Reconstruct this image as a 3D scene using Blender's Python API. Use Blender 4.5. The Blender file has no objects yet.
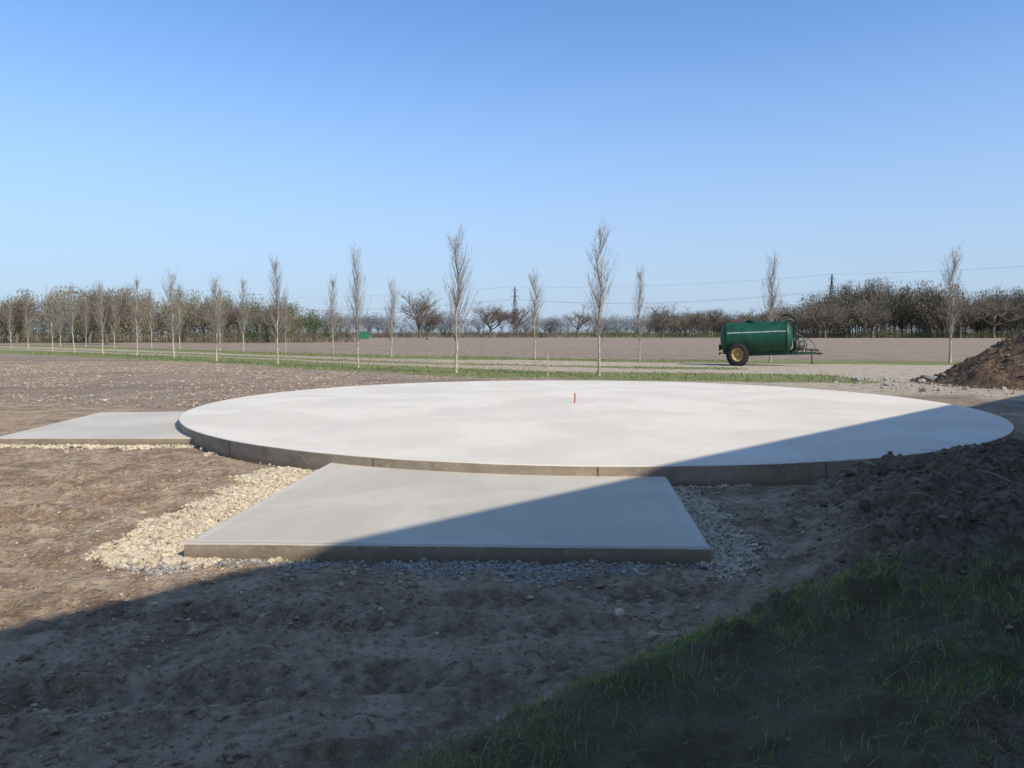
import bpy, math, random
import numpy as np
from mathutils import Vector, Matrix
random.seed(7); rng=np.random.default_rng(7)
scene=bpy.context.scene
R=math.radians

# ------------------------------------------------------------ helpers
def link(o):
    scene.collection.objects.link(o); return o
def np_mesh(name, V, F, mats, attrs=None, smooth=True, matidx=None):
    V=np.asarray(V,dtype=np.float32); F=np.asarray(F,dtype=np.int32)
    me=bpy.data.meshes.new(name); k=F.shape[1]
    me.vertices.add(len(V)); me.vertices.foreach_set('co',V.ravel())
    me.loops.add(F.size); me.loops.foreach_set('vertex_index',F.ravel())
    me.polygons.add(len(F))
    me.polygons.foreach_set('loop_start',np.arange(0,F.size,k,dtype=np.int32))
    try: me.polygons.foreach_set('loop_total',np.full(len(F),k,dtype=np.int32))
    except Exception: pass
    for m in mats: me.materials.append(m)
    if matidx is not None: me.polygons.foreach_set('material_index',np.asarray(matidx,dtype=np.int32))
    me.update(calc_edges=True)
    me.polygons.foreach_set('use_smooth',np.full(len(F),bool(smooth)))
    if attrs:
        for n,a in attrs.items():
            at=me.attributes.new(n,'FLOAT','POINT'); at.data.foreach_set('value',np.asarray(a,dtype=np.float32))
    return me
def py_mesh(name,V,F,mats,smooth=True,matidx=None):
    me=bpy.data.meshes.new(name); me.from_pydata([tuple(v) for v in V],[],F)
    for m in mats: me.materials.append(m)
    if matidx is not None: me.polygons.foreach_set('material_index',matidx)
    me.polygons.foreach_set('use_smooth',[smooth]*len(me.polygons)); me.update()
    return me
def _h(ix,iy,s):
    n=(ix.astype(np.int64)*374761393+iy.astype(np.int64)*668265263+s*974634777)&0xffffffff
    n=((n^(n>>13))*1274126177)&0xffffffff
    n=(n^(n>>16))&0xffffffff
    return n/4294967295.0
def vn(x,y,s=0):
    ix=np.floor(x);iy=np.floor(y);fx=x-ix;fy=y-iy
    ix=ix.astype(np.int64);iy=iy.astype(np.int64)
    u=fx*fx*(3-2*fx);v=fy*fy*(3-2*fy)
    a=_h(ix,iy,s);b=_h(ix+1,iy,s);c=_h(ix,iy+1,s);d=_h(ix+1,iy+1,s)
    return (a*(1-u)+b*u)*(1-v)+(c*(1-u)+d*u)*v
def fbm(x,y,o=4,s=0):
    r=0;a=.5;t=0
    for i in range(o):
        r=r+a*vn(x,y,s+i*17);t+=a;a*=.5;x,y=x*1.63+y*1.21+11.3,y*1.63-x*1.21+5.7
    return r/t*2-1
def ss(a,b,x):
    t=np.clip((x-a)/(b-a),0,1); return t*t*(3-2*t)

# ------------------------------------------------------------ node helpers
def new_mat(name,rough=.9,spec=.3):
    m=bpy.data.materials.new(name); m.use_nodes=True
    nt=m.node_tree; b=nt.nodes['Principled BSDF']
    b.inputs['Roughness'].default_value=rough
    b.inputs['Specular IOR Level'].default_value=spec
    return m,nt,b
class NB:
    def __init__(s,nt): s.nt=nt; s.pos=None
    def n(s,t): return s.nt.nodes.new(t)
    def l(s,a,b): s.nt.links.new(a,b)
    def P(s):
        if s.pos is None:
            s.pos=s.n('ShaderNodeNewGeometry').outputs['Position']
        return s.pos
    def obj(s): return s.n('ShaderNodeTexCoord').outputs['Object']
    def noise(s,scale,detail=4,rough=.55,vec=None,dist=0):
        t=s.n('ShaderNodeTexNoise'); t.inputs['Scale'].default_value=scale
        t.inputs['Detail'].default_value=detail; t.inputs['Roughness'].default_value=rough
        t.inputs['Distortion'].default_value=dist
        s.l(vec or s.P(),t.inputs['Vector']); return t.outputs['Fac']
    def attr(s,name):
        t=s.n('ShaderNodeAttribute'); t.attribute_name=name; return t.outputs['Fac']
    def math(s,op,a,b=None,clamp=False):
        t=s.n('ShaderNodeMath'); t.operation=op; t.use_clamp=clamp
        for i,v in enumerate((a,b)):
            if v is None: continue
            if isinstance(v,(int,float)): t.inputs[i].default_value=v
            else: s.l(v,t.inputs[i])
        return t.outputs[0]
    def rng(s,v,a,b,c=0,d=1,smooth=True):
        t=s.n('ShaderNodeMapRange'); t.interpolation_type='SMOOTHSTEP' if smooth else 'LINEAR'
        s.l(v,t.inputs['Value'])
        for k,x in zip(('From Min','From Max','To Min','To Max'),(a,b,c,d)): t.inputs[k].default_value=x
        return t.outputs['Result']
    def mix(s,f,a,b,mode='MIX'):
        t=s.n('ShaderNodeMix'); t.data_type='RGBA'; t.blend_type=mode
        if isinstance(f,(int,float)): t.inputs[0].default_value=f
        else: s.l(f,t.inputs[0])
        for i,v in ((6,a),(7,b)):
            if isinstance(v,tuple): t.inputs[i].default_value=(*v,1)
            else: s.l(v,t.inputs[i])
        return t.outputs[2]
    def scalevec(s,v,sc,rot=0):
        t=s.n('ShaderNodeMapping'); t.inputs['Scale'].default_value=sc; t.inputs['Rotation'].default_value=(0,0,rot)
        s.l(v,t.inputs['Vector']); return t.outputs[0]
    def bump(s,h,b,dist=.02,strength=1.0,prev=None):
        t=s.n('ShaderNodeBump'); t.inputs['Distance'].default_value=dist; t.inputs['Strength'].default_value=strength
        s.l(h,t.inputs['Height'])
        if prev: s.l(prev,t.inputs['Normal'])
        if b: s.l(t.outputs[0],b.inputs['Normal'])
        return t.outputs[0]

# ------------------------------------------------------------ layout constants
CX,CY,CR=1.5,17.6,8.4
RECT=np.array([(-2.71,6.25),(1.61,6.10),(1.9,9.6),(-2.42,10.45)])
LSLAB=np.array([(-8.55,12.6),(-4.6,12.6),(-6.2,17.0),(-9.0,16.75)])
def polydist(x,y,P):
    d=np.full(np.shape(x),1e9); inside=np.ones(np.shape(x),bool); n=len(P)
    for i in range(n):
        ax,ay=P[i];bx,by=P[(i+1)%n];ex,ey=bx-ax,by-ay
        t=np.clip(((x-ax)*ex+(y-ay)*ey)/(ex*ex+ey*ey),0,1)
        d=np.minimum(d,np.hypot(x-ax-t*ex,y-ay-t*ey))
        inside&=((ex*(y-ay)-ey*(x-ax))>=0)
    return np.where(inside,-d,d)
TY=[-30,0,2,3,4,5.4,6.2,8.5,9.4,10,14,18,22,30]
TX=[-20,-3.6,-1.9,-.9,.35,1.85,2.3,2.75,3.4,4.4,9.5,11,12,16]
def toe(y): return np.interp(y,TY,TX)
def masks(x,y):
    n1=fbm(x*.8,y*.8,4,3); n2=fbm(x*3,y*3,4,9)
    dc=np.hypot(x-CX,y-CY)-CR
    dr=polydist(x,y,RECT); dl=polydist(x,y,LSLAB)
    w=np.where(x<-2.5, .78, np.where(y<6.2,.24,.34))
    w=w+.14*ss(7.2,6.4,y)*(x<-2.6)-.40*ss(6.35,5.95,y)*(x<-2.5)
    g=1-ss(-.15,.15,dr-w-.38*n1-.25*n2)
    gl=1-ss(-.15,.15,dl-.35-.35*n1-.2*n2); gl=gl*(y<13.2)
    gc=1-ss(-.1,.1,dc-.12-.3*n1-.15*n2)
    gravel=np.maximum.reduce([g,gl*.9,gc*.9*(1-ss(3.0,4.5,x)*(y<16))])
    d=x-toe(y)
    bank=ss(0,1.3,d+.25*n1)*(1-ss(12.5,17,y))
    hb=.40*bank*(.25+.75*ss(-.05,1.0,dc))
    gr=ss(.0,.5,d+.5*n1+.3*n2)*(1-ss(2.3,3.4,d+1.1*n1+.4*n2))*(1-ss(4.3,5.3,y+1.0*n1+.5*n2))
    gr=np.maximum(gr,.85*ss(.18,.42,fbm(x*1.2+4,y*1.2,4,31)-.06*(y-6))*ss(.2,.8,d)*(1-ss(7.0,8.8,y)))
    c1=np.interp(x,[-200,-60,-25,-14,-8,-2.5,4,14,22],[190,84,56.7,46.8,41.0,36.6,33.3,31.2,30])
    c2=np.interp(x,[-200,-60,-43,-20,-9.3,1.6,8.4,16.5,27,60,200],[190,103,89,68,59.5,54.5,51,48.6,47,44,40])
    nn=fbm(x*.25,y*.25,4,41)
    s1=(1-ss(1.9,2.8,abs(y-c1)/np.where(x<0,1.6,1.3)+.6*nn))*(1-ss(12.5,15.5,x+2*nn))
    s2=(1-ss(1.8,3.2,abs(y-c2)/np.where(x<0,1.4,1.1)+.8*nn))
    s3=(1-ss(.9,1.7,abs(y-(c1*.55+c2*.45))+.9*nn))*.8*(x<12)
    fr=ss(280,300,y+.05*x)*ss(20,60,x)
    verge=np.maximum.reduce([s1,s2,s3,fr])
    between=ss(-.5,.8,y-c1)*(1-ss(-.5,.8,y-c2))
    track=np.maximum(between*np.where(x<-5,.6,1.0), ss(12,14.5,x+nn*2)*ss(19,21.5,y+.5*nn)*(1-ss(-.5,.8,y-c2)))
    track=np.maximum(track,.75*ss(20,24,y)*(1-ss(-1,.8,y-c1))*ss(2,7,x))
    farf=ss(-.3,.8,y-c2)
    nearf=ss(17.0,19.5,y+1.2*n1+.28*(x+6)*(x<-6))*(1-farf)
    field=np.maximum(farf,nearf)
    return dict(gravel=gravel,bank=bank,hb=hb,grass=gr,verge=verge,track=track,field=field,dc=dc,dr=dr,dl=dl,d=d,farf=farf)
def ruts(x,y):
    H=0*x;E=0*x
    for (f,wd,dep,x0,x1) in ((4.15+.16*x,.16,.05,-6,1.0),(3.35+.27*x,.16,.05,-5,-.2),(5.25+.10*x-.02*x*x,.14,.03,-3.5,1.7),
        (4.75-.10*x,.14,.03,-5,1.0),(2.75+.10*x,.16,.04,-5,-1.3),(7.4-.13*(x+8),.15,.04,-8,-3.9),(8.0-.13*(x+8),.15,.04,-8,-4.0),(9.7-.10*(x+8),.15,.04,-9,-4.4),
        (6.9+.5*(x-3.6),.2,.06,2.7,5.8),(7.9+.5*(x-3.6),.2,.05,2.9,6.2)):
        d=(y-f-.05*np.sin(x*.9))/wd; env=ss(x0,x0+.6,x)*(1-ss(x1-.6,x1,x))*np.clip(.75+.6*fbm(x*.9,y*.9,3,51),0,1)
        e=np.exp(-d**4)
        ph=(x*1.0+abs(d)*.09)*2*np.pi/.16
        H=H+env*(-dep*e*.8+.026*e*np.sin(ph)+.7*dep*np.exp(-(abs(d)-1.4)**2*8))
        E=np.maximum(E,env*e*(.55-.45*np.sin(ph)))
    return H,E
def height(x,y,m=None):
    m=m or masks(x,y)
    fade=1-ss(14,40,np.hypot(x,y))
    h=m['hb'].copy()
    h+=.03*fbm(x*.5,y*.5,3,5)*fade
    h+=fade*.045*fbm(x*2.0,y*2.0,4,6)
    b=np.clip(m['bank'],0,1)*fade*np.clip(.25+m['dc']*.9,0,1)
    h+=b*(.17*fbm(x*1.5,y*1.5,5,8)+.12*(.5-abs(fbm(x*2.7,y*2.7,4,12))*1.6))*(1-.65*np.clip(m['grass'],0,1))*(.45+.55*ss(3.5,6,y))
    q=fbm(x*7,y*7,4,15)
    h+=fade*(.028*q+.055*np.maximum(q-.12,0))*(1+1.3*b)*(.35+.9*vn(x*.7,y*.7,16))
    h+=ruts(x,y)[0]*fade
    k=np.minimum(np.minimum(m['dc'],m['dr']),m['dl'])
    h=np.where(k<0,np.minimum(h,-.03),h)
    h=np.where(k<.5,h*(.35+.65*ss(0,.5,k)),h)
    h-=.02*(1-ss(0,.5,np.maximum(k,0)))*(1-b)
    return h

# ------------------------------------------------------------ ground sheet
def out(start,sgn,fine,cap,lim,far,g=1.06):
    r=[];x=start;st=fine
    while abs(x)<far:
        if st<cap or abs(x)>lim: st*=g
        x+=sgn*st; r.append(x)
    return r
xs=np.array(out(-5.5,-1,.04,.6,90,5000)[::-1]+list(np.arange(-5.5,7,.035))+out(7,1,.04,.6,50,5000))
ys=np.array(out(1.9,-1,.05,2,20,600)[::-1]+list(np.arange(1.9,10,.032))+out(10,1,.04,.5,105,5000))
X,Y=np.meshgrid(xs,ys); m=masks(X,Y); Z=height(X,Y,m); m['rut']=ruts(X,Y)[1]
V=np.stack([X,Y,Z],-1).reshape(-1,3); nx,ny=len(xs),len(ys)
idx=np.arange(nx*ny).reshape(ny,nx)
F=np.stack([idx[:-1,:-1],idx[:-1,1:],idx[1:,1:],idx[1:,:-1]],-1).reshape(-1,4)
gm,nt,b=new_mat('ground_soil',.95,.15); N=NB(nt)
big=N.noise(.5,3); mid=N.noise(2.2,5,.66); fine=N.noise(16,5,.72)
soil=N.mix(N.rng(big,.40,.60),(.430,.290,.172),(.315,.208,.124))
soil=N.mix(N.rng(mid,.42,.64),soil,(.520,.380,.245))
soil=N.mix(N.rng(mid,.47,.36,0,.6),soil,(.245,.160,.098))
soil=N.mix(N.rng(fine,.5,.66,0,.8),soil,(.165,.106,.064))
soil=N.mix(N.rng(fine,.46,.36,0,.6),soil,(.56,.435,.305))
bank=N.attr('bank'); soil=N.mix(N.math('MULTIPLY',bank,.75),soil,N.mix(N.rng(fine,.38,.62),(.215,.142,.088),(.090,.058,.037)))
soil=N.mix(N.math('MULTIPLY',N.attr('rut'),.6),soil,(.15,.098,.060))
rowv=N.scalevec(N.P(),(1.0,.12,1.0),R(41))
row=N.noise(1.6,3,.6,rowv)
streak=N.noise(1.0,5,.7,N.scalevec(N.P(),(.035,.26,1)))
fieldc=N.mix(N.rng(mid,.40,.60),(.405,.302,.208),(.255,.182,.122))
fieldc=N.mix(N.rng(row,.42,.62,0,.5),fieldc,(.470,.362,.258))
fieldc=N.mix(N.rng(fine,.46,.62,0,.7),fieldc,(.190,.134,.090))
fieldc=N.mix(N.rng(streak,.44,.62,0,.5),fieldc,(.225,.158,.108))
c=N.mix(N.rng(N.math('ADD',N.attr('field'),N.math('MULTIPLY',N.math('SUBTRACT',mid,.5),.8)),.3,.7),soil,fieldc)
trk=N.mix(N.rng(mid,.4,.62),(.54,.435,.305),(.39,.30,.205))
c=N.mix(N.rng(N.math('ADD',N.attr('track'),N.math('MULTIPLY',N.math('SUBTRACT',mid,.5),1.0)),.35,.75),c,trk)
gvc=N.mix(N.rng(fine,.4,.6),(.50,.43,.33),(.31,.24,.17))
c=N.mix(N.rng(N.math('ADD',N.attr('gravel'),N.math('MULTIPLY',N.math('SUBTRACT',fine,.5),1.1)),.35,.75),c,gvc)
vg=N.mix(N.rng(mid,.4,.62),(.165,.190,.055),(.29,.265,.11))
vg=N.mix(N.rng(fine,.5,.7,0,.5),vg,(.09,.115,.032))
c=N.mix(N.rng(N.math('ADD',N.attr('verge'),N.math('MULTIPLY',N.math('SUBTRACT',mid,.5),1.1)),.28,.6),c,vg)
gg=N.mix(N.rng(fine,.4,.65),(.12,.115,.045),(.19,.135,.075))
c=N.mix(N.rng(N.attr('grass'),.2,.8,0,.65),c,gg)
nt.links.new(c,b.inputs['Base Color'])
hh=N.math('ADD',N.math('MULTIPLY',mid,.6),N.math('MULTIPLY',fine,.5))
N.bump(hh,b,.13,1.0)
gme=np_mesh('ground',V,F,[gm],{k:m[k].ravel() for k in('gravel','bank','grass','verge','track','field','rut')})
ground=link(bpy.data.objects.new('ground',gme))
print('ground',nx,ny)

# ------------------------------------------------------------ concrete slabs
def concrete(name,c1,c2,c3,streak=.5):
    m,nt,b=new_mat(name,.85,.25); N=NB(nt)
    a=N.noise(.45,4,.6,dist=.6); d=N.noise(3,5,.65); f=N.noise(55,2,.7); st=N.noise(1.1,4,.55,N.scalevec(N.P(),(1,.16,1),R(-25)))
    c=N.mix(N.rng(a,.38,.62),c1,c2); c=N.mix(N.rng(st,.5,.72,0,streak),c,c3)
    c=N.mix(N.rng(d,.5,.72,0,.45),c,c2); c=N.mix(N.rng(f,.55,.75,0,.3),c,tuple(v*.75 for v in c2))
    spots=N.rng(N.noise(1.7,3,.5,dist=1.5),.66,.74,0,.3)
    c=N.mix(spots,c,tuple(v*.78 for v in c2))
    nt.links.new(c,b.inputs['Base Color'])
    N.bump(d,b,.008,.7)
    return m
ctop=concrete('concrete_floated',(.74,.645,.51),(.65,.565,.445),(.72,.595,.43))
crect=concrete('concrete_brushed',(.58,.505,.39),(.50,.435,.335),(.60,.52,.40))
cborder=concrete('concrete_trowelled_edge',(.61,.535,.42),(.54,.47,.37),(.62,.545,.43))
cside,nt,b=new_mat('concrete_formed_side',.9,.2); N=NB(nt)
a=N.noise(2.5,4,.6); zsep=N.n('ShaderNodeSeparateXYZ'); N.l(N.P(),zsep.inputs[0])
c=N.mix(N.rng(a,.38,.65),(.36,.29,.20),(.26,.205,.14))
c=N.mix(N.rng(N.noise(9,4,.7),.5,.7,0,.6),c,(.46,.39,.29))
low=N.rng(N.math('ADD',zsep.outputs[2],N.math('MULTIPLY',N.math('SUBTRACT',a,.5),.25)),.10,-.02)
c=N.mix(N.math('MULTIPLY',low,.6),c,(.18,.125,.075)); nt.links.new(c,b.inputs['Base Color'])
N.bump(N.noise(30,4,.7),b,.008,.8)
cjoint,nt,b=new_mat('concrete_joint',.95,.1); b.inputs['Base Color'].default_value=(.14,.115,.09,1)

def slab_from_outline(pts,zt,zb,topmat,jit=.0):
    n=len(pts); P=np.array(pts); V=[];F=[];MI=[]
    nxt=np.roll(P,-1,0); prv=np.roll(P,1,0); t=nxt-prv; t/=np.linalg.norm(t,axis=1)[:,None]
    inn=np.stack([-t[:,1],t[:,0]],1)
    wob=.005*fbm(P[:,0]*3.,P[:,1]*3.,3,4)+.004
    wz=.004*fbm(P[:,0]*1.5,P[:,1]*1.5,2,14)
    rings=[(0,zb),(0,zt-.012),(.004,zt-.004),(.014,zt)]
    for off,z in rings:
        for i in range(n):
            q=P[i]+inn[i]*(off+(wob[i] if z>zb else 0)); V.append((q[0],q[1],z+(wz[i] if zb<z<zt-.002 else 0)))
    for r in range(len(rings)-1):
        for i in range(n):
            j=(i+1)%n; F.append((r*n+i,r*n+j,(r+1)*n+j,(r+1)*n+i)); MI.append(1 if r==0 else 0)
    F.append(tuple(range((len(rings)-1)*n,len(rings)*n))); MI.append(0)
    return V,F,MI
pts=[(CX+CR*math.cos(a),CY+CR*math.sin(a)) for a in np.linspace(0,2*math.pi,360,endpoint=False)]
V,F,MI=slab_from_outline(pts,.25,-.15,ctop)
for k in range(18):
    a=k*2*math.pi/18+.12; ca,sa=math.cos(a),math.sin(a); r0=CR+.0035; w=.006
    b0=len(V)
    for (s,z) in ((-w,-.1),(w,-.1),(w,.235),(-w,.235)):
        V.append((CX+ca*r0-sa*s,CY+sa*r0+ca*s,z))
    F.append((b0,b0+1,b0+2,b0+3)); MI.append(2)
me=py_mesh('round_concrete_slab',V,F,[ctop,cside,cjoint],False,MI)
link(bpy.data.objects.new('round_concrete_slab',me))
def dens(P,step=.1):
    o=[]
    for i in range(len(P)):
        a=np.array(P[i]);c=np.array(P[(i+1)%len(P)]);k=max(2,int(np.linalg.norm(c-a)/step))
        for j in range(k): o.append(tuple(a+(c-a)*j/k))
    return o
def rect_slab(P,zt,name):
    root=link(bpy.data.objects.new(name,None))
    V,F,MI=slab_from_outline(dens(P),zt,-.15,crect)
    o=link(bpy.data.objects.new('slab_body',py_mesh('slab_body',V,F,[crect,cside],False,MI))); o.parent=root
    P=np.array(P); n=len(P)
    def inset(d):
        q=[]
        for i in range(n):
            a,b,cn=P[i-1],P[i],P[(i+1)%n]
            e1=(b-a)/np.linalg.norm(b-a);e2=(cn-b)/np.linalg.norm(cn-b)
            n1=np.array([-e1[1],e1[0]]);n2=np.array([-e2[1],e2[0]])
            mm=(n1+n2);mm/=np.dot(mm,n1); q.append(b+mm*d)
        return q
    A=inset(.03);B=inset(.11);V=[(p[0],p[1],zt+.002) for p in A+B]
    F=[(i,(i+1)%n,n+(i+1)%n,n+i) for i in range(n)]
    o=link(bpy.data.objects.new('trowelled_margin',py_mesh('trowelled_margin',V,F,[cborder],False))); o.parent=root
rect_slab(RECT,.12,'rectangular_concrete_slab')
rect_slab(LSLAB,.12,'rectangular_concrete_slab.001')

# ------------------------------------------------------------ stones & clods
def ico():
    t=(1+5**.5)/2
    v=np.array([(-1,t,0),(1,t,0),(-1,-t,0),(1,-t,0),(0,-1,t),(0,1,t),(0,-1,-t),(0,1,-t),(t,0,-1),(t,0,1),(-t,0,-1),(-t,0,1)],float)
    v/=np.linalg.norm(v[0])
    f=np.array([(0,11,5),(0,5,1),(0,1,7),(0,7,10),(0,10,11),(1,5,9),(5,11,4),(11,10,2),(10,7,6),(7,1,8),(3,9,4),(3,4,2),(3,2,6),(3,6,8),(3,8,9),(4,9,5),(2,4,11),(6,2,10),(8,6,7),(9,8,1)])
    return v,f
IV,IF=ico()
def rocks(x,y,z,size,flat=.7,jit=.25,sink=.25):
    n=len(x); v=np.repeat(IV[None],n,0)*(1+jit*rng.uniform(-1,1,(n,12,1)))
    v=v*rng.uniform(.6,1.3,(n,1,3)); 
    q=rng.normal(size=(n,4)); q/=np.linalg.norm(q,axis=1)[:,None]
    w,a,b_,c=q.T
    Rm=np.stack([1-2*(b_*b_+c*c),2*(a*b_-c*w),2*(a*c+b_*w),2*(a*b_+c*w),1-2*(a*a+c*c),2*(b_*c-a*w),2*(a*c-b_*w),2*(b_*c+a*w),1-2*(a*a+b_*b_)],-1).reshape(n,3,3)
    v=np.einsum('nij,nkj->nki',Rm,v); v[:,:,2]*=flat
    v*=size[:,None,None]; v[:,:,0]+=x[:,None]; v[:,:,1]+=y[:,None]; v[:,:,2]+=(z+size*flat*(1-2*sink))[:,None]
    f=IF[None]+12*np.arange(n)[:,None,None]
    rnd=np.repeat(rng.random(n),12)
    return v.reshape(-1,3),f.reshape(-1,3),rnd
def scatter(n,x0,x1,y0,y1,probf):
    x=rng.uniform(x0,x1,n);y=rng.uniform(y0,y1,n);mm=masks(x,y)
    k=np.minimum(np.minimum(mm['dc'],mm['dr']),mm['dl'])
    p=probf(x,y,mm)*(k>.0); keep=rng.random(n)<p
    x,y=x[keep],y[keep]; return x,y,height(x,y)
def rockmat(name,ca,cb,cc):
    m,nt,b=new_mat(name,.92,.2); N=NB(nt); r=N.attr('rnd')
    c=N.mix(N.rng(r,0,1,0,1,False),ca,cb); c=N.mix(N.rng(r,.8,.84),c,cc)
    c=N.mix(N.rng(N.noise(60,2,.6),.45,.7,0,.4),c,tuple(v*.6 for v in ca))
    nt.links.new(c,b.inputs['Base Color']); return m
gravm=rockmat('limestone_gravel',(.48,.375,.235),(.68,.57,.40),(.38,.31,.23))
greym=rockmat('grey_gravel',(.29,.26,.22),(.50,.45,.37),(.17,.145,.12))
clodm=rockmat('soil_clod',(.24,.158,.095),(.39,.268,.170),(.50,.37,.25))
bclodm=rockmat('bank_clod',(.12,.078,.048),(.21,.140,.088),(.32,.225,.15))
fclodm=rockmat('field_clod',(.27,.194,.132),(.40,.302,.212),(.50,.39,.28))
parts=[]
gx,gy,gz=scatter(115000,-4.4,-2.3,5.5,10.4,lambda x,y,m:m['gravel']*(.35+.65*ss(-.3,.2,fbm(x*4,y*4,2,33)))*(x<-2.4)*ss(5.8,6.4,y))
parts.append(rocks(gx,gy,gz-.002,np.clip(rng.lognormal(-4.35,.42,len(gx)),.006,.038),.7,.38))
gx,gy,gz=scatter(18000,-9.5,-4.6,11.4,12.7,lambda x,y,m:m['gravel']*.8)
parts.append(rocks(gx,gy,gz,np.clip(rng.lognormal(-4.0,.4,len(gx)),.008,.045),.75,.35))
gx,gy,gz=scatter(26000,1.5,2.9,5.6,9.4,lambda x,y,m:m['gravel']*.6)
parts.append(rocks(gx,gy,gz,np.clip(rng.lognormal(-4.4,.42,len(gx)),.006,.036),.75,.35))
gx,gy,gz=scatter(9000,-7,3,4.5,11,lambda x,y,m:.010+.18*np.exp(-np.maximum(m['dr'],0)*2.2))
parts.append(rocks(gx,gy,gz,np.clip(rng.lognormal(-4.4,.5,len(gx)),.005,.035),.75,.35))
def joinp(parts):
    o=0;Vs=[];Fs=[];Rs=[]
    for v,f,r in parts: Vs.append(v);Fs.append(f+o);Rs.append(r);o+=len(v)
    return np.concatenate(Vs),np.concatenate(Fs),np.concatenate(Rs)
V,F,rn=joinp(parts); link(bpy.data.objects.new('limestone_gravel',np_mesh('limestone_gravel',V,F,[gravm],{'rnd':rn},False)))
parts=[]
gx,gy,gz=scatter(48000,-3.2,2.9,5.3,9.2,lambda x,y,m:m['gravel']*.7*((y<6.25)|(x>1.5)))
parts.append(rocks(gx,gy,gz,np.clip(rng.lognormal(-4.65,.45,len(gx)),.004,.026),.7,.35))
gx,gy,gz=scatter(30000,-8,11,8,27,lambda x,y,m:m['gravel']*(m['dc']<1.2)*.5)
parts.append(rocks(gx,gy,gz,np.clip(rng.lognormal(-4.3,.4,len(gx)),.008,.035),.75,.35))
V,F,rn=joinp(parts); link(bpy.data.objects.new('grey_gravel',np_mesh('grey_gravel',V,F,[greym],{'rnd':rn},False)))
gx,gy,gz=scatter(90000,-7.5,5,2,11,lambda x,y,m:(.08+.75*ss(-.05,.4,fbm(x*.9,y*.9,4,71)))*(1-.8*m['grass'])*(1-m['bank'])*ss(14,3,y))
parts=[rocks(gx,gy,gz-.002,np.clip(rng.lognormal(-4.9,.55,len(gx)),.003,.036),.7,.4,.35)]
V,F,rn=joinp(parts); link(bpy.data.objects.new('soil_clods',np_mesh('soil_clods',V,F,[clodm],{'rnd':rn},False)))
gx,gy,gz=scatter(50000,-1,9.5,2.0,14,lambda x,y,m:m['bank']*(1-.5*m['grass'])*(.2+.8*ss(-.3,.3,fbm(x*1.4,y*1.4,3,77))))
parts=[rocks(gx,gy,gz-.004,np.clip(rng.lognormal(-4.4,.6,len(gx)),.005,.075)*np.clip(gy/7,.4,1),.75,.4,.4)]
V,F,rn=joinp(parts); link(bpy.data.objects.new('bank_clods',np_mesh('bank_clods',V,F,[bclodm],{'rnd':rn},False)))
gx,gy,gz=scatter(52000,-40,2,17.5,50,lambda x,y,m:m['field']*(m['farf']<.1)*(1-m['verge'])*ss(-.5,.2,fbm(x*.4,y*.4,3,79)))
v,f,rn=rocks(gx,gy,gz,np.clip(rng.lognormal(-3.6,.4,len(gx)),.01,.07),.6,.35,.45)
link(bpy.data.objects.new('field_clods',np_mesh('field_clods',v,f,[fclodm],{'rnd':rn},False)))

# ------------------------------------------------------------ grass
def blades(x,y,z,L,W,lean):
    n=len(x); a=rng.uniform(0,2*np.pi,n); la=rng.uniform(0,2*np.pi,n)
    dx,dy=np.cos(a)*W/2,np.sin(a)*W/2; lx,ly=np.cos(la)*lean*L,np.sin(la)*lean*L
    hz=L*np.sqrt(np.clip(1-lean**2*.8,.1,1))
    V=np.stack([np.stack([x-dx,y-dy,z-.01],-1),np.stack([x+dx,y+dy,z-.01],-1),
      np.stack([x-dx*.8+lx*.35,y-dy*.8+ly*.35,z+hz*.6],-1),np.stack([x+dx*.8+lx*.35,y+dy*.8+ly*.35,z+hz*.6],-1),
      np.stack([x+lx,y+ly,z+hz],-1)],1).reshape(-1,3)
    o=5*np.arange(n)[:,None]
    F=np.concatenate([o+np.array([[0,1,3]]),o+np.array([[0,3,2]]),o+np.array([[2,3,4]])],0)
    return V,F,np.repeat(rng.random(n),5)
def grassmat(name,a_,b_,d_):
    m,nt,b=new_mat(name,.6,.25); N=NB(nt); r=N.attr('rnd')
    c=N.mix(N.rng(r,0,.8,0,1,False),a_,b_); c=N.mix(N.rng(r,.76,.82),c,d_)
    nt.links.new(c,b.inputs['Base Color'])
    tr=nt.nodes.new('ShaderNodeBsdfTranslucent'); nt.links.new(c,tr.inputs['Color']); ms=nt.nodes.new('ShaderNodeMixShader'); ms.inputs[0].default_value=.3
    om=nt.nodes['Material Output']; nt.links.new(b.outputs[0],ms.inputs[1]); nt.links.new(tr.outputs[0],ms.inputs[2]); nt.links.new(ms.outputs[0],om.inputs['Surface'])
    return m
grm=grassmat('grass_blade',(.14,.215,.04),(.27,.33,.08),(.46,.38,.21))
vgm=grassmat('verge_blade',(.12,.16,.04),(.23,.24,.08),(.38,.32,.18))
gx,gy,gz=scatter(270000,-2.5,7.5,2.0,9,lambda x,y,m:m['grass']*(.10+.90*ss(-.15,.28,fbm(x*1.7,y*1.7,4,91)))*(.2+.8*ss(.35,.6,vn(x*7,y*7,93)+.25*(m['grass']>.9))))
print('blades',len(gx))
L=np.clip(rng.lognormal(-3.15,.5,len(gx)),.012,.14)*(.4+1.1*vn(gx*2.5,gy*2.5,5))
V,F,rn=blades(gx,gy,gz,L,rng.uniform(.002,.005,len(gx)),rng.uniform(.25,1.07,len(gx)))
link(bpy.data.objects.new('grass',np_mesh('grass',V,F,[grm],{'rnd':rn},False)))
gx,gy,gz=scatter(34000,-45,15,28,75,lambda x,y,m:m['verge']*.9)
V,F,rn=blades(gx,gy,gz,rng.uniform(.05,.14,len(gx)),rng.uniform(.02,.05,len(gx)),rng.uniform(.1,.7,len(gx)))
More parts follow.
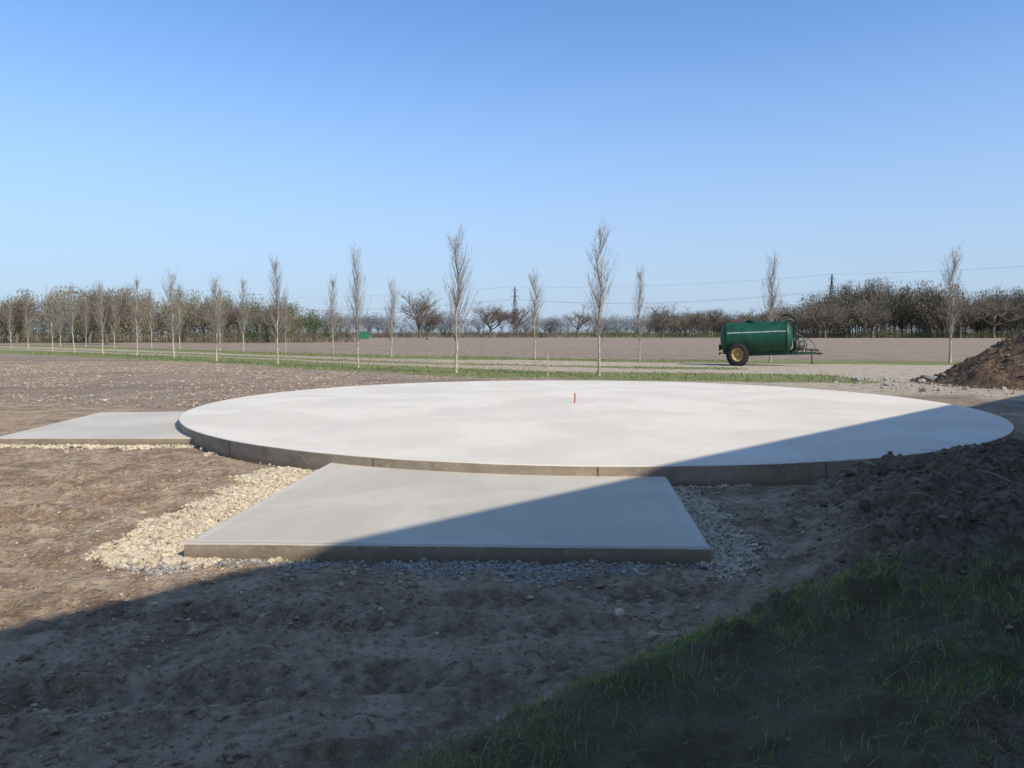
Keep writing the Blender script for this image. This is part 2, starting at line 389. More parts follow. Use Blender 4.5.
link(bpy.data.objects.new('verge_grass',np_mesh('verge_grass',V,F,[vgm],{'rnd':rn},False)))
stm,nt,b=new_mat('dry_straw',.8,.2); b.inputs['Base Color'].default_value=(.36,.275,.165,1)
gx,gy,gz=scatter(24000,-1.5,8,2.0,10,lambda x,y,m:ss(.1,.6,m['bank'])*(.12+.88*ss(-.1,.4,fbm(x*1.2,y*1.2,3,97)+.3*(y<5))))
V,F,rn=blades(gx,gy,gz+.008,rng.uniform(.02,.10,len(gx)),rng.uniform(.0015,.0035,len(gx)),rng.uniform(1.02,1.1,len(gx)))
link(bpy.data.objects.new('dry_straw',np_mesh('dry_straw',V,F,[stm],{'rnd':rn},False)))

# ------------------------------------------------------------ trees
class Tub:
    def __init__(s): s.V=[];s.F=[];s.M=[]
    def tube(s,pts,rad,sides=3,mat=0,cap=False):
        b=len(s.V); k=len(pts)
        for i,p in enumerate(pts):
            d=(pts[min(i+1,k-1)]-pts[max(i-1,0)]).normalized()
            u=d.cross(Vector((0,0,1))) if abs(d.z)<.95 else d.cross(Vector((1,0,0)))
            u.normalize(); w=d.cross(u)
            for j in range(sides):
                a=2*math.pi*j/sides; s.V.append(p+(u*math.cos(a)+w*math.sin(a))*rad[i])
        for i in range(k-1):
            for j in range(sides):
                s.F.append((b+i*sides+j,b+i*sides+(j+1)%sides,b+(i+1)*sides+(j+1)%sides,b+(i+1)*sides+j)); s.M.append(mat)
def barkmat(name,c1,c2,sc=6):
    m,nt,b=new_mat(name,.9,.15); N=NB(nt)
    c=N.mix(N.rng(N.noise(sc,3,.6),.4,.62),c1,c2); nt.links.new(c,b.inputs['Base Color']); return m
trunkm=barkmat('pale_bark',(.48,.41,.30),(.30,.25,.17))
twigm=barkmat('twigs_tan',(.33,.28,.22),(.24,.20,.16),2)
def columnar(seed):
    rd=random.Random(seed); T=Tub(); H=6.4; n=10
    pts=[Vector((rd.uniform(-.02,.02)*i,rd.uniform(-.02,.02)*i,H*.93*i/n-.05*(i==0))) for i in range(n+1)]
    T.tube(pts,[.062*(1-.93*i/n)+.004+.02*(i==0) for i in range(n+1)],7,0)
    for i in range(105):
        t=rd.uniform(.17,.95)**.95; z=t*H*.93; base=pts[min(int(t*n),n-1)].lerp(pts[min(int(t*n)+1,n)],t*n-int(t*n))
        a=rd.uniform(0,6.283); L=H*(.27*(1-t)**.75+.09)*rd.uniform(.5,1.2)
        sp=rd.uniform(.22,.50); q=[base];d=Vector((math.cos(a)*math.sin(sp*1.5),math.sin(a)*math.sin(sp*1.5),math.cos(sp*1.5)))
        K=5
        for k in range(K):
            d=(d+Vector((rd.uniform(-.08,.08),rd.uniform(-.08,.08),.15))).normalized(); q.append(q[-1]+d*L/K)
        r0=.013*(1-t)+.007
        T.tube(q,[r0*(1-.8*k/K) for k in range(K+1)],3,1)
        for j in range(7):
            u=rd.uniform(.15,1)*K; k=min(int(u),K-1); p=q[k].lerp(q[k+1],u-k)
            a2=rd.uniform(0,6.283); dd=(d*1.6+Vector((math.cos(a2),math.sin(a2),rd.uniform(-.1,.7)))).normalized()
            l=rd.uniform(.15,.5)*(1.1-.5*t)
            e=p+dd*l*.5; f=e+(dd+Vector((0,0,.35))).normalized()*l*.5
            T.tube([p,e,f],[.005,.004,.002],3,1)
    return py_mesh('poplar_tree',T.V,T.F,[trunkm,twigm],True,T.M)
cols=[columnar(s) for s in (1,2,3,4,5)]
front=[(3.75,33.2,6.7),(-2.6,35.6,6.8),(-8.15,40.8,6.5),(-14.0,46.0,6.5),(-19.5,50.8,5.8),(-24.9,56.7,6.5),(-30.0,61.6,6.5),(-35.6,67.0,6.6),(-41.2,72.5,6.6),(-46.4,77.8,6.4),(-52.4,83.5,6.2),(-57.5,88.5,6.0)]
back=[(26.9,47.3,7.2),(16.2,48.3,6.9),(8.4,50.7,6.3),(1.6,54.5,6.4),(-9.3,59.4,6.1),(-14.9,64,6.7),(-20.3,69,5.6),(-25.8,74,7.3),(-29.6,78,6.7),(-36.2,84,7.6),(-41.6,89,7.0),(-48.5,94,6.6),(-55,99.5,6.4),(-61.5,105,6.6)]
for i,(x,y,h) in enumerate(front+back):
    o=link(bpy.data.objects.new('poplar_tree',cols[(i*3+i//5)%5])); s=h/6.4
    w=random.uniform(.8,1.1)
    o.location=(x,y,-.02); o.scale=(s*w,s*w,s); o.rotation_euler=(random.uniform(-.025,.025),random.uniform(-.025,.025),random.uniform(0,6.28))
oakb=barkmat('oak_bark',(.17,.135,.105),(.12,.095,.075),2)
oakt=barkmat('oak_twigs',(.21,.165,.13),(.16,.125,.10),.6)
def oak(seed,H=14,W=1.0):
    rd=random.Random(seed); T=Tub()
    def br(p,d,L,r,dep):
        K=3; q=[p];
        for k in range(K):
            d=(d+Vector((rd.uniform(-.25,.25),rd.uniform(-.25,.25),rd.uniform(-.08,.16)))).normalized(); q.append(q[-1]+d*L/K)
        T.tube(q,[r,r*.88,r*.76,r*.62],6 if dep==0 else 3,0 if dep<3 else 1)
        if dep>=5: return
        nb=rd.choice([3,4,4]) if dep else 6
        for j in range(nb):
            t=rd.uniform(.45,1.0)*K if dep else rd.uniform(.55,1.0)*K; k=min(int(t),K-1); pp=q[k].lerp(q[k+1],t-k)
            a=rd.uniform(0,6.283) if dep else 6.283*j/nb+rd.uniform(-.4,.4)
            sp=rd.uniform(.45,1.05); side=Vector((math.cos(a)*W,math.sin(a)*W,rd.uniform(-.2,.35)))
            dd=(d*math.cos(sp)+side*math.sin(sp)).normalized()
            br(pp,dd,L*rd.uniform(.62,.86) if dep else H*rd.uniform(.24,.32),r*.55,dep+1)
    br(Vector((0,0,-.2)),Vector((0,0,1)),H*.26,H*.028,0)
    V=np.array([tuple(v) for v in T.V]); s=H/V[:,2].max(); V*=s
    return V,T.F,T.M
oaks=[]
for s in (11,12,13,14):
    V,F,M=oak(s,14,1.15); oaks.append(py_mesh('oak_tree',V,F,[oakb,oakt],True,M))
for i,(x,y,h,w) in enumerate([(-33.5,280,18.5,.92),(-8,282,15,1.05),(1.8,284,12.5,.75),(24,284,13.5,.95),(54.5,280,13.5,.95),(65,282,12.5,1.0),(73.5,284,12,.85),(86,284,12,1.05),(-62,118,9.8,.95),(-22,200,9.5,.95),(-42.5,138,7.8,.95),(170,272,20,.95),(158,272,16,.95),(-75,137,10,.95),(-90,140,9,.95),(-104,138,9.4,.95),(128,274,15,.95),(-52,138,8.5,1.0),(112,276,14,1)]):
    o=link(bpy.data.objects.new('oak_tree',oaks[i%4])); s=h/14; o.location=(x,y,0); o.scale=(s*w,s*w,s); o.rotation_euler=(0,0,i*1.7)

# ---- distant woods
def minitree(seed,tw=760):
    rd=np.random.default_rng(seed); n=tw
    nl=10
    lob=rd.normal(size=(nl,3))*np.array([.22,.22,.15])+np.array([0,0,.60])
    c=lob[rd.integers(0,nl,n)]+rd.normal(size=(n,3))*np.array([.10,.10,.09]); c[:,2]=np.clip(c[:,2],.12,.97)
    d=c-np.array([0,0,.3]); d/=np.linalg.norm(d,axis=1)[:,None]; d+=rd.normal(size=(n,3))*.45; d/=np.linalg.norm(d,axis=1)[:,None]
    L=rd.uniform(.03,.085,n)[:,None]; s=np.cross(d,rd.normal(size=(n,3))); s/=np.linalg.norm(s,axis=1)[:,None]; w=rd.uniform(.005,.011,n)[:,None]
    v=np.stack([c-s*w,c+s*w,c+d*L],1).reshape(-1,3); f=np.arange(3*n).reshape(-1,3)
    m=18; e=lob[rd.integers(0,nl,m)]+rd.normal(size=(m,3))*.08; b0=np.stack([np.zeros(m),np.zeros(m),rd.uniform(.15,.35,m)],1)
    s=np.cross(e-b0,rd.normal(size=(m,3))); s/=np.linalg.norm(s,axis=1)[:,None]
    v2=np.stack([b0-s*.010,b0+s*.010,e],1).reshape(-1,3); f2=np.arange(3*m).reshape(-1,3)+len(v)
    v3=np.array([(-.018,0,-.02),(.018,0,-.02),(.0,.0,.6),(0,-.018,-.02),(0,.018,-.02),(0,0,.6)]); f3=np.array([(0,1,2),(3,4,5)])+len(v)+len(v2)
    return np.concatenate([v,v2,v3]),np.concatenate([f,f2,f3])
mini=[minitree(i) for i in range(7)]
def bush(seed,n=750,ws=.5):
    rd=np.random.default_rng(seed+50)
    th=rd.uniform(0,6.28,n);rr=np.sqrt(rd.random(n)); h=rd.random(n)**.8
    bump=.7+.3*np.sin(th*3+seed)
    c=np.stack([np.cos(th)*rr*.9,np.sin(th)*rr*.5,h*(.50+.5*np.sqrt(1-rr*rr*.8))*.9*bump],1)
    d=rd.normal(size=(n,3)); d[:,2]=abs(d[:,2])*1.2; d/=np.linalg.norm(d,axis=1)[:,None]
    s=np.cross(d,rd.normal(size=(n,3))); s/=np.linalg.norm(s,axis=1)[:,None]; w=rd.uniform(.02,.045,n)[:,None]*ws
    L=rd.uniform(.05,.14,n)[:,None]
    return np.stack([c-s*w,c+s*w,c+d*L],1).reshape(-1,3),np.arange(3*n).reshape(-1,3)
bushes=[bush(i) for i in range(5)]
def forest(name,items,temps,mat):
    parts=[]
    for (x,y,h,w) in items:
        v,f=temps[rng.integers(len(temps))]; a=rng.uniform(0,6.28) if temps is mini else rng.uniform(-.5,.5); ca,sa=math.cos(a),math.sin(a)
        vv=np.stack([(v[:,0]*ca-v[:,1]*sa)*w+x,(v[:,0]*sa+v[:,1]*ca)*w+y,v[:,2]*h],1)
        parts.append((vv,f,np.full(len(vv),rng.random())))
    V,F,rn=joinp(parts); return link(bpy.data.objects.new(name,np_mesh(name,V,F,[mat],{'rnd':rn},False)))
def woodmat(name,a,c_,ev=None):
    m,nt,b=new_mat(name,1,.0); N=NB(nt); c=N.mix(N.rng(N.attr('rnd'),0,1,0,1,False),a,c_)
    if ev: c=N.mix(N.rng(N.attr('rnd'),.86,.88),c,ev)
    nt.links.new(c,b.inputs['Base Color']); return m
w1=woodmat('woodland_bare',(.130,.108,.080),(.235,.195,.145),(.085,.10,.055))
w2=woodmat('woodland_haze_tinted',(.20,.21,.225),(.25,.255,.265))  # blue-grey distance haze mixed into the far trees' base colour
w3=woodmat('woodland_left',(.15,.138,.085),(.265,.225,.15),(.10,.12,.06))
hed=woodmat('hedge_brush',(.11,.105,.062),(.18,.155,.10))
ever=woodmat('evergreen',(.04,.06,.03),(.065,.09,.04))
U=rng.uniform
it=[]
for k in range(420):
    x=U(104,330); it.append((x,U(286,335),(U(12,17)+7*ss(.3,.75,vn(np.array([x/14.]),np.array([.5]),88))[0])*(.74+.26*ss(104,135,x)),U(10,16)))
it+=[(U(60,110),U(330,370),U(8,12),U(9,12)) for _ in range(60)]
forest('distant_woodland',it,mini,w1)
it=[]
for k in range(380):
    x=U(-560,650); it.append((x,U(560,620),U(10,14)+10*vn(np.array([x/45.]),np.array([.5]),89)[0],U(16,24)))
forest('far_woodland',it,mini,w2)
it=[]
for _ in range(200):
    x=U(-180,-38); y=150+U(-6,18)+.12*(x+100); it.append((x,y,U(4.5,6.5)+4.8*ss(.35,.8,vn(np.array([x/9.]),np.array([.5]),90))[0],U(5.5,9)))
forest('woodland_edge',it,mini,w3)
it=[(x,y,U(1.6,3.8),U(2,3)) for x in np.arange(-190,-30,2.2) for y in (144+U(-2,2)+.12*(x+100),)]
it+=[(x+U(-1,1),296+U(-2,2),U(2.0,4.2),U(2.5,4)) for x in np.arange(-130,120,2.8)]
it+=[(x+U(-1,1),283+U(-2,2),U(2.0,5.5),U(3,4.5)) for x in np.arange(100,300,2.6)]
it+=[(x+U(-2,2),545+U(-2,2),U(5,8),U(6,8)) for x in np.arange(-420,480,7)]
forest('hedge',it,bushes,hed)
it=[(-78,140,4.4,2.2),(-84,141,4.6,2.4),(-47,139,4.6,2.0),(-44,140,4.0,2),(-150,280,11,5),(-95,285,9,5),(-25,290,6,3.5),(10,290,5,3.5),(120,281,6,4),(150,281,7,4),(190,281,6,4)]
forest('evergreen_bushes',it,bushes,ever)

# ------------------------------------------------------------ simple builders
def simple(name,col,rough=.6,metal=0,spec=.4,var=.25,sc=8):
    m,nt,b=new_mat(name,rough,spec); N=NB(nt)
    c=N.mix(N.rng(N.noise(sc,4,.65,N.obj()),.4,.68),col,tuple(v*(1-var) for v in col)); nt.links.new(c,b.inputs['Base Color'])
    b.inputs['Metallic'].default_value=metal; return m
def part(name,T,mats,root,smooth=True):
    o=link(bpy.data.objects.new(name,py_mesh(name,T.V,T.F,mats,smooth,T.M))); o.parent=root; return o
def box(T,c,s,mat=0,rot=None,bev=.0):
    b=len(T.V); M=rot or Matrix.Identity(3)
    for dz in (-1,1):
        for dy in (-1,1):
            for dx in (-1,1): T.V.append(Vector(c)+M@Vector((dx*s[0]/2,dy*s[1]/2,dz*s[2]/2)))
    for f in ((0,2,3,1),(4,5,7,6),(0,1,5,4),(2,6,7,3),(0,4,6,2),(1,3,7,5)): T.F.append(tuple(b+i for i in f)); T.M.append(mat)
def lathe(T,prof,axis_o,ax,seg=40,mat=0,mats=None):
    ax=Vector(ax).normalized(); u=ax.cross(Vector((0,0,1))); u=u.normalized() if u.length>.01 else Vector((1,0,0)); w=ax.cross(u)
    b=len(T.V)
    for t,r in prof:
        for j in range(seg):
            a=2*math.pi*j/seg; T.V.append(Vector(axis_o)+ax*t+(u*math.cos(a)+w*math.sin(a))*r)
    for i in range(len(prof)-1):
        for j in range(seg):
            T.F.append((b+i*seg+j,b+i*seg+(j+1)%seg,b+(i+1)*seg+(j+1)%seg,b+(i+1)*seg+j)); T.M.append(mats[i] if mats else mat)
def rod(T,a,b_,r,mat=0,sides=8): T.tube([Vector(a),Vector(b_)],[r,r],sides,mat)

# ------------------------------------------------------------ slurry tanker
green=simple('tanker_green_paint',(.007,.072,.033),.5,0,.4,.45,2)
dgreen=simple('dark_green_steel',(.008,.050,.025),.5,0,.4,.4,5)
white=simple('white_stripe',(.34,.40,.34),.55,0,.4,.4,5)
rubber=simple('tyre_rubber',(.035,.033,.030),.9,0,.2,.4,10)
rimm=simple('rim_yellow',(.46,.32,.12),.6,0,.3,.4,8)
steel=simple('grey_steel',(.08,.08,.075),.55,.3,.4,.3,9)
red=simple('lamp_red',(.35,.02,.015),.4)
tk=link(bpy.data.objects.new('slurry_tanker',None))
TZ=1.50;TR=.88
T=Tub(); prof=[(-2.18,0.001),(-2.17,.25),(-2.12,.5),(-2.02,.72),(-1.90,.83),(-1.80,TR)]
for xx in np.linspace(-1.7,1.7,9): prof.append((xx,TR))
prof+=[(1.8,TR),(1.90,.83),(2.02,.72),(2.12,.5),(2.17,.25),(2.18,.001)]
lathe(T,prof,(0,0,TZ),(1,0,0),48)
part('tank',T,[green],tk)
T=Tub()
for xx in (-1.8,1.8): lathe(T,[(xx-.03,TR+.001),(xx-.03,TR+.022),(xx+.03,TR+.022),(xx+.03,TR+.001)],(0,0,TZ),(1,0,0),48)
part('tank_bands',T,[dgreen],tk,False)
T=Tub()
for sy in (-1,1):
    b0=len(T.V); K=3
    for xx in (-1.74,1.74):
        for k in range(K):
            a=R(20+2.0*k); T.V.append(Vector((xx,sy*math.cos(a)*(TR+.004),TZ+math.sin(a)*(TR+.004))))
    for k in range(K-1): T.F.append((b0+k,b0+k+1,b0+K+k+1,b0+K+k)); T.M.append(0)
part('side_stripe',T,[white],tk,False)
T=Tub()
for sy in (-.38,.38): box(T,(.35,sy,.63),(4.3,.10,.16))
for xx in (-1.7,-1.15,-.3,.8,1.7): box(T,(xx,0,.60),(.08,.9,.12)); box(T,(xx,-.38,.76),(.10,.16,.2)); box(T,(xx,.38,.76),(.10,.16,.2))
rod(T,(-1.15,-1.05,.62),(-1.15,1.05,.62),.07)
box(T,(2.85,-.22,.60),(1.35,.09,.13),0,Matrix.Rotation(R(16),3,'Z')); box(T,(2.85,.22,.60),(1.35,.09,.13),0,Matrix.Rotation(R(-16),3,'Z'))
box(T,(3.62,0,.56),(.32,.12,.10)); lathe(T,[(-.03,.05),(-.03,.10),(.03,.10),(.03,.05),(-.03,.05)],(3.84,0,.56),(0,0,1),16)
rod(T,(3.3,.16,.0),(3.3,.16,.85),.035); box(T,(3.3,.16,.02),(.24,.24,.03)); rod(T,(3.3,.16,.84),(3.42,.16,.84),.012)
for sy in(-.55,.55): rod(T,(2.35,sy,.6),(2.30,sy,1.75),.03)
rod(T,(2.30,-.55,1.75),(2.30,.55,1.75),.03); rod(T,(2.33,-.55,1.2),(2.33,.55,1.2),.025)
T.tube([Vector(p) for p in((2.9,-.35,.62),(2.95,-.45,1.1),(2.7,-.5,1.5),(2.3,-.55,1.7))],[.03]*4,6)
part('chassis',T,[dgreen],tk,False)
T=Tub()
box(T,(2.55,0,.98),(.5,.55,.45)); lathe(T,[(-.3,.05),(-.3,.24),(.3,.24),(.3,.05)],(2.55,0,1.05),(1,0,0),20)
lathe(T,[(0,.01),(0,.14),(.45,.14),(.45,.01)],(2.35,-.35,.85),(0,0,1),16)
lathe(T,[(0,.01),(0,.1),(.3,.1),(.3,.01)],(2.75,.3,.8),(0,0,1),16)
T.tube([Vector(p) for p in ((2.45,.2,1.2),(2.45,.2,1.9),(2.35,.15,2.3),(2.1,.05,2.45),(1.8,0,2.42))],[.05]*5,8,0)
rod(T,(2.9,0,.8),(3.7,0,.74),.05)
part('vacuum_pump',T,[steel],tk)
T=Tub()
pts=[Vector((1.80+.72*math.sin(a),-.30-.25*math.cos(a),1.68+1.02*math.cos(a))) for a in np.linspace(-.35,2.9,22)]
T.tube(pts,[.06]*22,8,0)
pts=[Vector((2.65+.22*math.sin(a*1.3),-.1-.15*math.cos(a),.9+.35*math.cos(a))) for a in np.linspace(0,4.5,16)]
T.tube(pts,[.022]*16,6,0)
T.tube([Vector(p) for p in ((2.8,.05,1.2),(3.1,.02,1.4),(3.4,0,1.1),(3.55,.0,.8),(3.75,.0,.45))],[.02]*5,6,0)
part('hoses',T,[rubber],tk)
T=Tub()
lathe(T,[(0,.26),(.10,.26),(.10,.3),(.13,.3),(.16,.05),(.16,.001)],(-.3,0,TZ+TR-.03),(0,0,1),24)
lathe(T,[(0,.08),(.16,.08),(.16,.001)],(1.2,0,TZ+TR-.02),(0,0,1),12)
for sy in (-.18,.18): rod(T,(2.26,sy+.35,.7),(2.26,sy+.35,2.35),.018)
for k in range(7): rod(T,(2.26,.17,.8+.24*k),(2.26,.53,.8+.24*k),.014)
lathe(T,[(0,.15),(-.12,.15),(-.12,.19),(-.16,.19),(-.16,.001)],(-2.12,0,TZ-.45),(1,0,0),20)
rod(T,(-2.2,-.7,.75),(-2.2,.7,.75),.03); box(T,(-2.24,-.62,.72),(.06,.22,.14)); box(T,(-2.24,.62,.72),(.06,.22,.14))
rod(T,(-2.2,.0,.75),(-1.6,0,.66),.03)
part('fittings',T,[dgreen],tk)
T=Tub()
box(T,(-2.275,-.62,.72),(.02,.18,.10)); box(T,(-2.275,.62,.72),(.02,.18,.10)); part('rear_lamps',T,[red],tk,False)
WR=.66
for sy in (-1,1):
    T=Tub(); o=Vector((-1.15,sy*1.02,WR)); ax=(0,sy,0)
    lathe(T,[(-.22,.36),(-.235,.42),(-.23,.52),(-.19,.60),(-.1,WR-.01),(.1,WR-.01),(.19,.60),(.23,.52),(.235,.42),(.22,.36)],o,ax,44,0)
    for k in range(26):
        a=2*math.pi*k/26
        for s_ in (-1,1):
            aa=a+(.12 if s_>0 else 0); d=Vector((math.cos(aa),0,math.sin(aa)))
            M=Matrix.Rotation(-aa,3,'Y')@Matrix.Rotation(s_*.5,3,'X')
            box(T,o+d*(WR-.0)+Vector((0,s_*.10,0)),(.05,.22,.045),0,M)
    lathe(T,[(.20,.365),(.21,.34),(.15,.31),(.06,.28),(.04,.15),(.08,.13),(.09,.06),(.12,.05),(.12,.001)],o,ax,32,1)
    lathe(T,[(-.20,.365),(-.15,.3),(.0,.28),(.03,.1)],o,ax,32,1)
    part('wheel',T,[rubber,rimm],tk)
tk.location=(13.95,43.9,-.01); tk.rotation_euler=(0,R(-2.2),R(-16)); tk.scale=(.90,.95,1.04)

# ------------------------------------------------------------ soil heap, boulders
hx,hy=19.6,27.8
n=200; gx,gy=np.meshgrid(np.linspace(-5.2,5.2,n),np.linspace(-4.5,4.5,n))
r=np.hypot(gx/4.3,gy/3.8)+.09*fbm(gx*.5+3,gy*.5,3,61)
hz=2.5*np.clip(1-r,0,1)**.95+ss(1.05,.8,r)*(.16*fbm(gx*1.1,gy*1.1,5,62)+.09*fbm(gx*4,gy*4,4,63))-.06
hz=np.where(r>1.05,-.08,hz)
hz=np.minimum(hz,1.95+.15*fbm(gx*1.2,gy*1.2,4,64))
V=np.stack([gx+hx,gy+hy,hz],-1).reshape(-1,3); idx=np.arange(n*n).reshape(n,n)
F=np.stack([idx[:-1,:-1],idx[:-1,1:],idx[1:,1:],idx[1:,:-1]],-1).reshape(-1,4)
hm,nt,b=new_mat('heap_soil',.95,.1); N=NB(nt); q=N.noise(3,6,.7)
c=N.mix(N.rng(q,.38,.64),(.115,.072,.042),(.20,.130,.078)); nt.links.new(c,b.inputs['Base Color']); N.bump(N.noise(7,5,.7),b,.12,.9)
hclod=rockmat('heap_clod',(.11,.070,.042),(.19,.127,.077),(.27,.195,.125))
heap=link(bpy.data.objects.new('soil_heap',np_mesh('soil_heap',V,F,[hm],None,True)))
k=4200; px=rng.uniform(-5,5,k);pyy=rng.uniform(-4.5,4.5,k)
ix=np.clip(((px+5.2)/10.4*(n-1)).astype(int),0,n-1);iy=np.clip(((pyy+4.5)/9*(n-1)).astype(int),0,n-1); zz=np.maximum(hz[iy,ix],0)
kk=np.hypot(px/4.3,pyy/3.7)<1.12
v,f,rn=rocks((px+hx)[kk],(pyy+hy)[kk],zz[kk],np.clip(rng.lognormal(-3.4,.5,kk.sum()),.015,.13),.8,.35,.4)
o=link(bpy.data.objects.new('heap_clods',np_mesh('heap_clods',v,f,[hclod],{'rnd':rn},False))); o.parent=heap
x=rng.uniform(11.5,18,420);y=rng.uniform(22.5,31,420)
v,f,rn=rocks(x,y,np.zeros(420),np.clip(rng.lognormal(-3.5,.6,420),.012,.12),.7,.3,.3)
link(bpy.data.objects.new('rubble',np_mesh('rubble',v,f,[greym],{'rnd':rn},False)))
v,f,rn=rocks(np.array([15.6,16.0,15.3]),np.array([29.0,29.2,28.7]),np.zeros(3),np.array([.26,.2,.14]),.75,.2,.25)
link(bpy.data.objects.new('boulder',np_mesh('boulder',v,f,[greym],{'rnd':rn},False)))

# ------------------------------------------------------------ stakes, distant container
orange=simple('orange_paint',(.55,.12,.05),.6); wood=simple('stake_wood',(.50,.38,.22),.8)
T=Tub(); T.tube([Vector((1.44,17.6,.24)),Vector((1.445,17.6,.45)),Vector((1.445,17.6,.49))],[.018,.018,.006],8); 
o=link(bpy.data.objects.new('centre_marker_peg',py_mesh('centre_marker_peg',T.V,T.F,[orange],True)))
T=Tub(); box(T,(1.5,32.2,.45),(.05,.05,1.0)); box(T,(1.5,32.2,.98),(.055,.055,.08))
link(bpy.data.objects.new('survey_stake',py_mesh('survey_stake',T.V,T.F,[wood],False)))
bgreen=simple('container_green',(.03,.18,.09),.6)
T=Tub(); box(T,(0,0,1.15),(2.8,2.0,2.0))
for k in range(10): box(T,(-1.22+k*.27,-1.02,1.15),(.12,.05,1.8))
for sx in(-1,1):
    for sy in(-1,1): box(T,(sx*1.38,sy*.98,1.15),(.14,.14,2.2))
box(T,(0,-.98,2.2),(2.7,.12,.12)); box(T,(0,-.98,.12),(2.7,.12,.14))
o=link(bpy.data.objects.new('green_shipping_container',py_mesh('green_shipping_container',T.V,T.F,[bgreen],False,T.M))); o.location=(-44.5,232,0); o.rotation_euler=(0,0,.2)
T=Tub(); rd=random.Random(3)
for i in range(16):
    x=rd.uniform(3.2,6.6);y=rd.uniform(6.5,10); z=float(height(np.array([x]),np.array([y]))[0])+.02; a=rd.uniform(0,6.28);L=rd.uniform(.12,.45)
    p0=Vector((x,y,z));d=Vector((math.cos(a),math.sin(a),rd.uniform(0,.15)))
    T.tube([p0,p0+d*L*.5+Vector((0,0,.02)),p0+d*L],[.006,.005,.002],5)
link(bpy.data.objects.new('dead_twigs',py_mesh('dead_twigs',T.V,T.F,[stm],True)))

# ------------------------------------------------------------ pylons & lines
pm=simple('galvanised_steel',(.16,.17,.19),.6,.2,.3,.1,.2)
P1=Vector((3,800,0));P2=Vector((260,630,0));P3=Vector((425,370,0))
def pylon(p,ld,s_=1.08):
    cr=Vector((-ld.y,ld.x,0))
    T=Tub(); r=.26
    def hw(z): return 4.0*(1-z/30)+1.0 if z<30 else 1.0*(1-(z-30)/17)+.1
    lv=[0,7,13,18,22,26,30,34,38,42,46]
    Z=lambda z:Vector((0,0,z*s_))
    for sx in(-1,1):
        for sy in(-1,1):
            T.tube([p+ld*sx*hw(z)+cr*sy*hw(z)+Z(z) for z in lv],[r]*len(lv),4)
    for i in range(len(lv)-1):
        z0,z1=lv[i],lv[i+1]
        for (a,b_) in (((-1,-1),(1,-1)),((1,-1),(1,1)),((1,1),(-1,1)),((-1,1),(-1,-1))):
            for (q,w) in ((a,b_),(b_,a)):
                T.tube([p+ld*q[0]*hw(z0)+cr*q[1]*hw(z0)+Z(z0),p+ld*w[0]*hw(z1)+cr*w[1]*hw(z1)+Z(z1)],[.13,.13],3)
    for z,w in((30,6),(36,7.5),(42,5.5)):
        for s in(-1,1):
            for e in(-1,1):
                T.tube([p+ld*e*.8+Z(z),p+cr*s*w+Z(z+.4)],[.18,.12],3)
                T.tube([p+ld*e*.6+Z(z+2.2),p+cr*s*w+Z(z+.4)],[.14,.10],3)
            T.tube([p+cr*s*w+Z(z+.4),p+cr*s*w+Z(z-2.4)],[.14,.14],4)
    link(bpy.data.objects.new('electricity_pylon',py_mesh('electricity_pylon',T.V,T.F,[pm],False)))
pylon(P1,(P2-P1).normalized());pylon(P2,(P3-P1).normalized());pylon(P3,(P3-P2).normalized());pylon(P1-(P2-P1)*1.6,(P2-P1).normalized())
P0=P1-(P2-P1)*1.6
T=Tub()
for a,b_ in((P0,P1),(P1,P2),(P2,P3)):
    cr=Vector((-(b_-a).y,(b_-a).x,0)).normalized()
    for z,w,sag in((36*1.08,7.5,7),(49.6,0,4)):
        for s in((-1,1) if w else (0,)):
            q=[]
            for i in range(25):
                t=i/24; q.append(a.lerp(b_,t)+cr*s*w+Vector((0,0,z-(2.4 if w else .2)-sag*4*t*(1-t))))
            T.tube(q,[.055]*25,4)
link(bpy.data.objects.new('power_lines',py_mesh('power_lines',T.V,T.F,[steel],True)))

# ------------------------------------------------------------ barn behind the camera (casts the big shadow)
clad,nt,b=new_mat('box_profile_cladding',.6,.3); N=NB(nt); wv=N.n('ShaderNodeTexWave'); wv.inputs['Scale'].default_value=3
N.l(N.obj(),wv.inputs['Vector']); c=N.mix(wv.outputs['Fac'],(.36,.34,.29),(.42,.40,.34)); nt.links.new(c,b.inputs['Base Color'])
roofm=simple('fibre_cement_roof',(.30,.30,.29),.9); doorm=simple('roller_door_steel',(.30,.32,.33),.5)
barn=link(bpy.data.objects.new('farm_barn',None))
L0,L1,D,EH,RH=-26,31,16,7.5,9.6
def B(name,T,mat): part(name,T,[mat],barn,False)
T=Tub(); box(T,((L0+L1)/2,-.15,EH/2-.05),(L1-L0-.6,.2,EH-.1)); box(T,((L0+L1)/2,-D+.15,EH/2-.05),(L1-L0-.6,.2,EH-.1))
for x in(L0+.2,L1-.2):
    b0=len(T.V)
    for dx in(-.1,.1):
        for yy,zz_ in((-.26,0),(-.26,EH-.1),(-D/2,RH-.15),(-D+.26,EH-.1),(-D+.26,0)): T.V.append(Vector((x+dx,yy,zz_)))
    T.F+= [tuple(b0+i for i in range(5)),tuple(b0+9-i for i in range(5))]+[(b0+i,b0+5+i,b0+5+(i+1)%5,b0+(i+1)%5) for i in range(5)]; T.M+=[0]*7
B('walls',T,clad)
T=Tub()
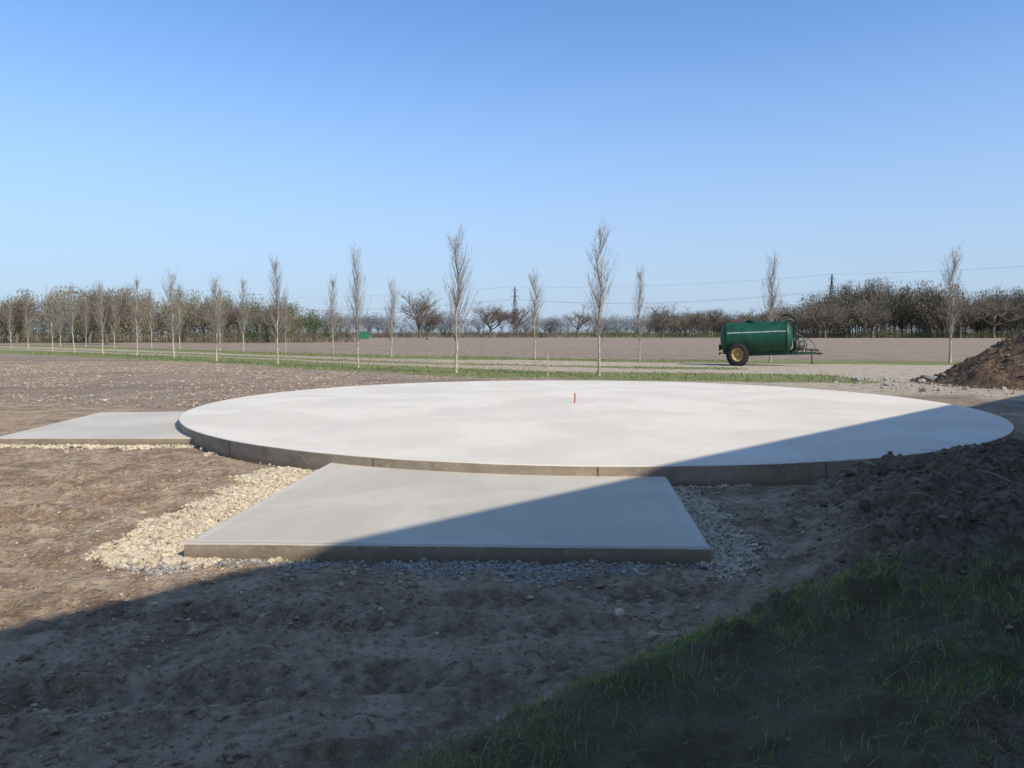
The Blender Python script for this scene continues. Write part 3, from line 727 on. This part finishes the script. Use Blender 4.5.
for s in(0,1):
    b0=len(T.V); y0=.0 if s==0 else -D; y1=-D/2
    for z in(0,.08):
        for xx in(L0,L1):
            T.V.append(Vector((xx,y0,EH-.08+z))); T.V.append(Vector((xx,y1,RH-.08+z)))
    for f in((0,1,3,2),(4,6,7,5),(0,4,5,1),(2,3,7,6),(0,2,6,4),(1,5,7,3)): T.F.append(tuple(b0+i for i in f)); T.M.append(0)
B('roof',T,roofm)
T=Tub(); 
for k in range(20): box(T,(12,-.03,.13+k*.24),(5,.05,.23))
B('roller_door',T,doorm)
barn.rotation_euler=(0,0,R(44.6)); barn.location=(3.90*.7071,-3.90*.7071,0)

# ------------------------------------------------------------ light, sky, camera
el=R(38); d=Vector((-.78*math.cos(el),.626*math.cos(el),-math.sin(el)))
sl=bpy.data.lights.new('sun','SUN'); sl.energy=4.7; sl.angle=R(.53); sl.color=(1,.955,.87)
so=link(bpy.data.objects.new('sun',sl)); so.rotation_euler=d.to_track_quat('-Z','Y').to_euler(); so.location=(30,-25,40)
w=bpy.data.worlds.new('World'); scene.world=w; w.use_nodes=True; nt=w.node_tree
N=NB(nt)
sk=nt.nodes.new('ShaderNodeTexSky'); sk.sky_type='NISHITA'; sk.sun_disc=False; sk.sun_elevation=el; sk.sun_rotation=math.atan2(.78,-.626)
sk.air_density=1.0; sk.dust_density=.7; sk.ozone_density=2.5; sk.altitude=0
tc=nt.nodes.new('ShaderNodeTexCoord'); sp=nt.nodes.new('ShaderNodeSeparateXYZ'); nt.links.new(tc.outputs['Generated'],sp.inputs[0])
hz_=N.rng(sp.outputs[2],-.02,.40,1,0); hz_=N.math('MULTIPLY',hz_,.85)
col=N.mix(hz_,N.mix(1.0,sk.outputs[0],(.90,1.14,1.42),'MULTIPLY'),(3.15,3.95,5.25))
bg=nt.nodes['Background']; bg.inputs['Strength'].default_value=.147; nt.links.new(col,bg.inputs['Color'])
cd=bpy.data.cameras.new('camera'); co=link(bpy.data.objects.new('camera',cd)); scene.camera=co
co.location=(0,0,1.85); co.rotation_euler=(R(90-3.8),0,0); cd.sensor_width=36; cd.lens=27.07; cd.clip_end=9000; cd.clip_start=.05
scene.view_settings.view_transform='Standard'; scene.view_settings.look='None'; scene.view_settings.exposure=0
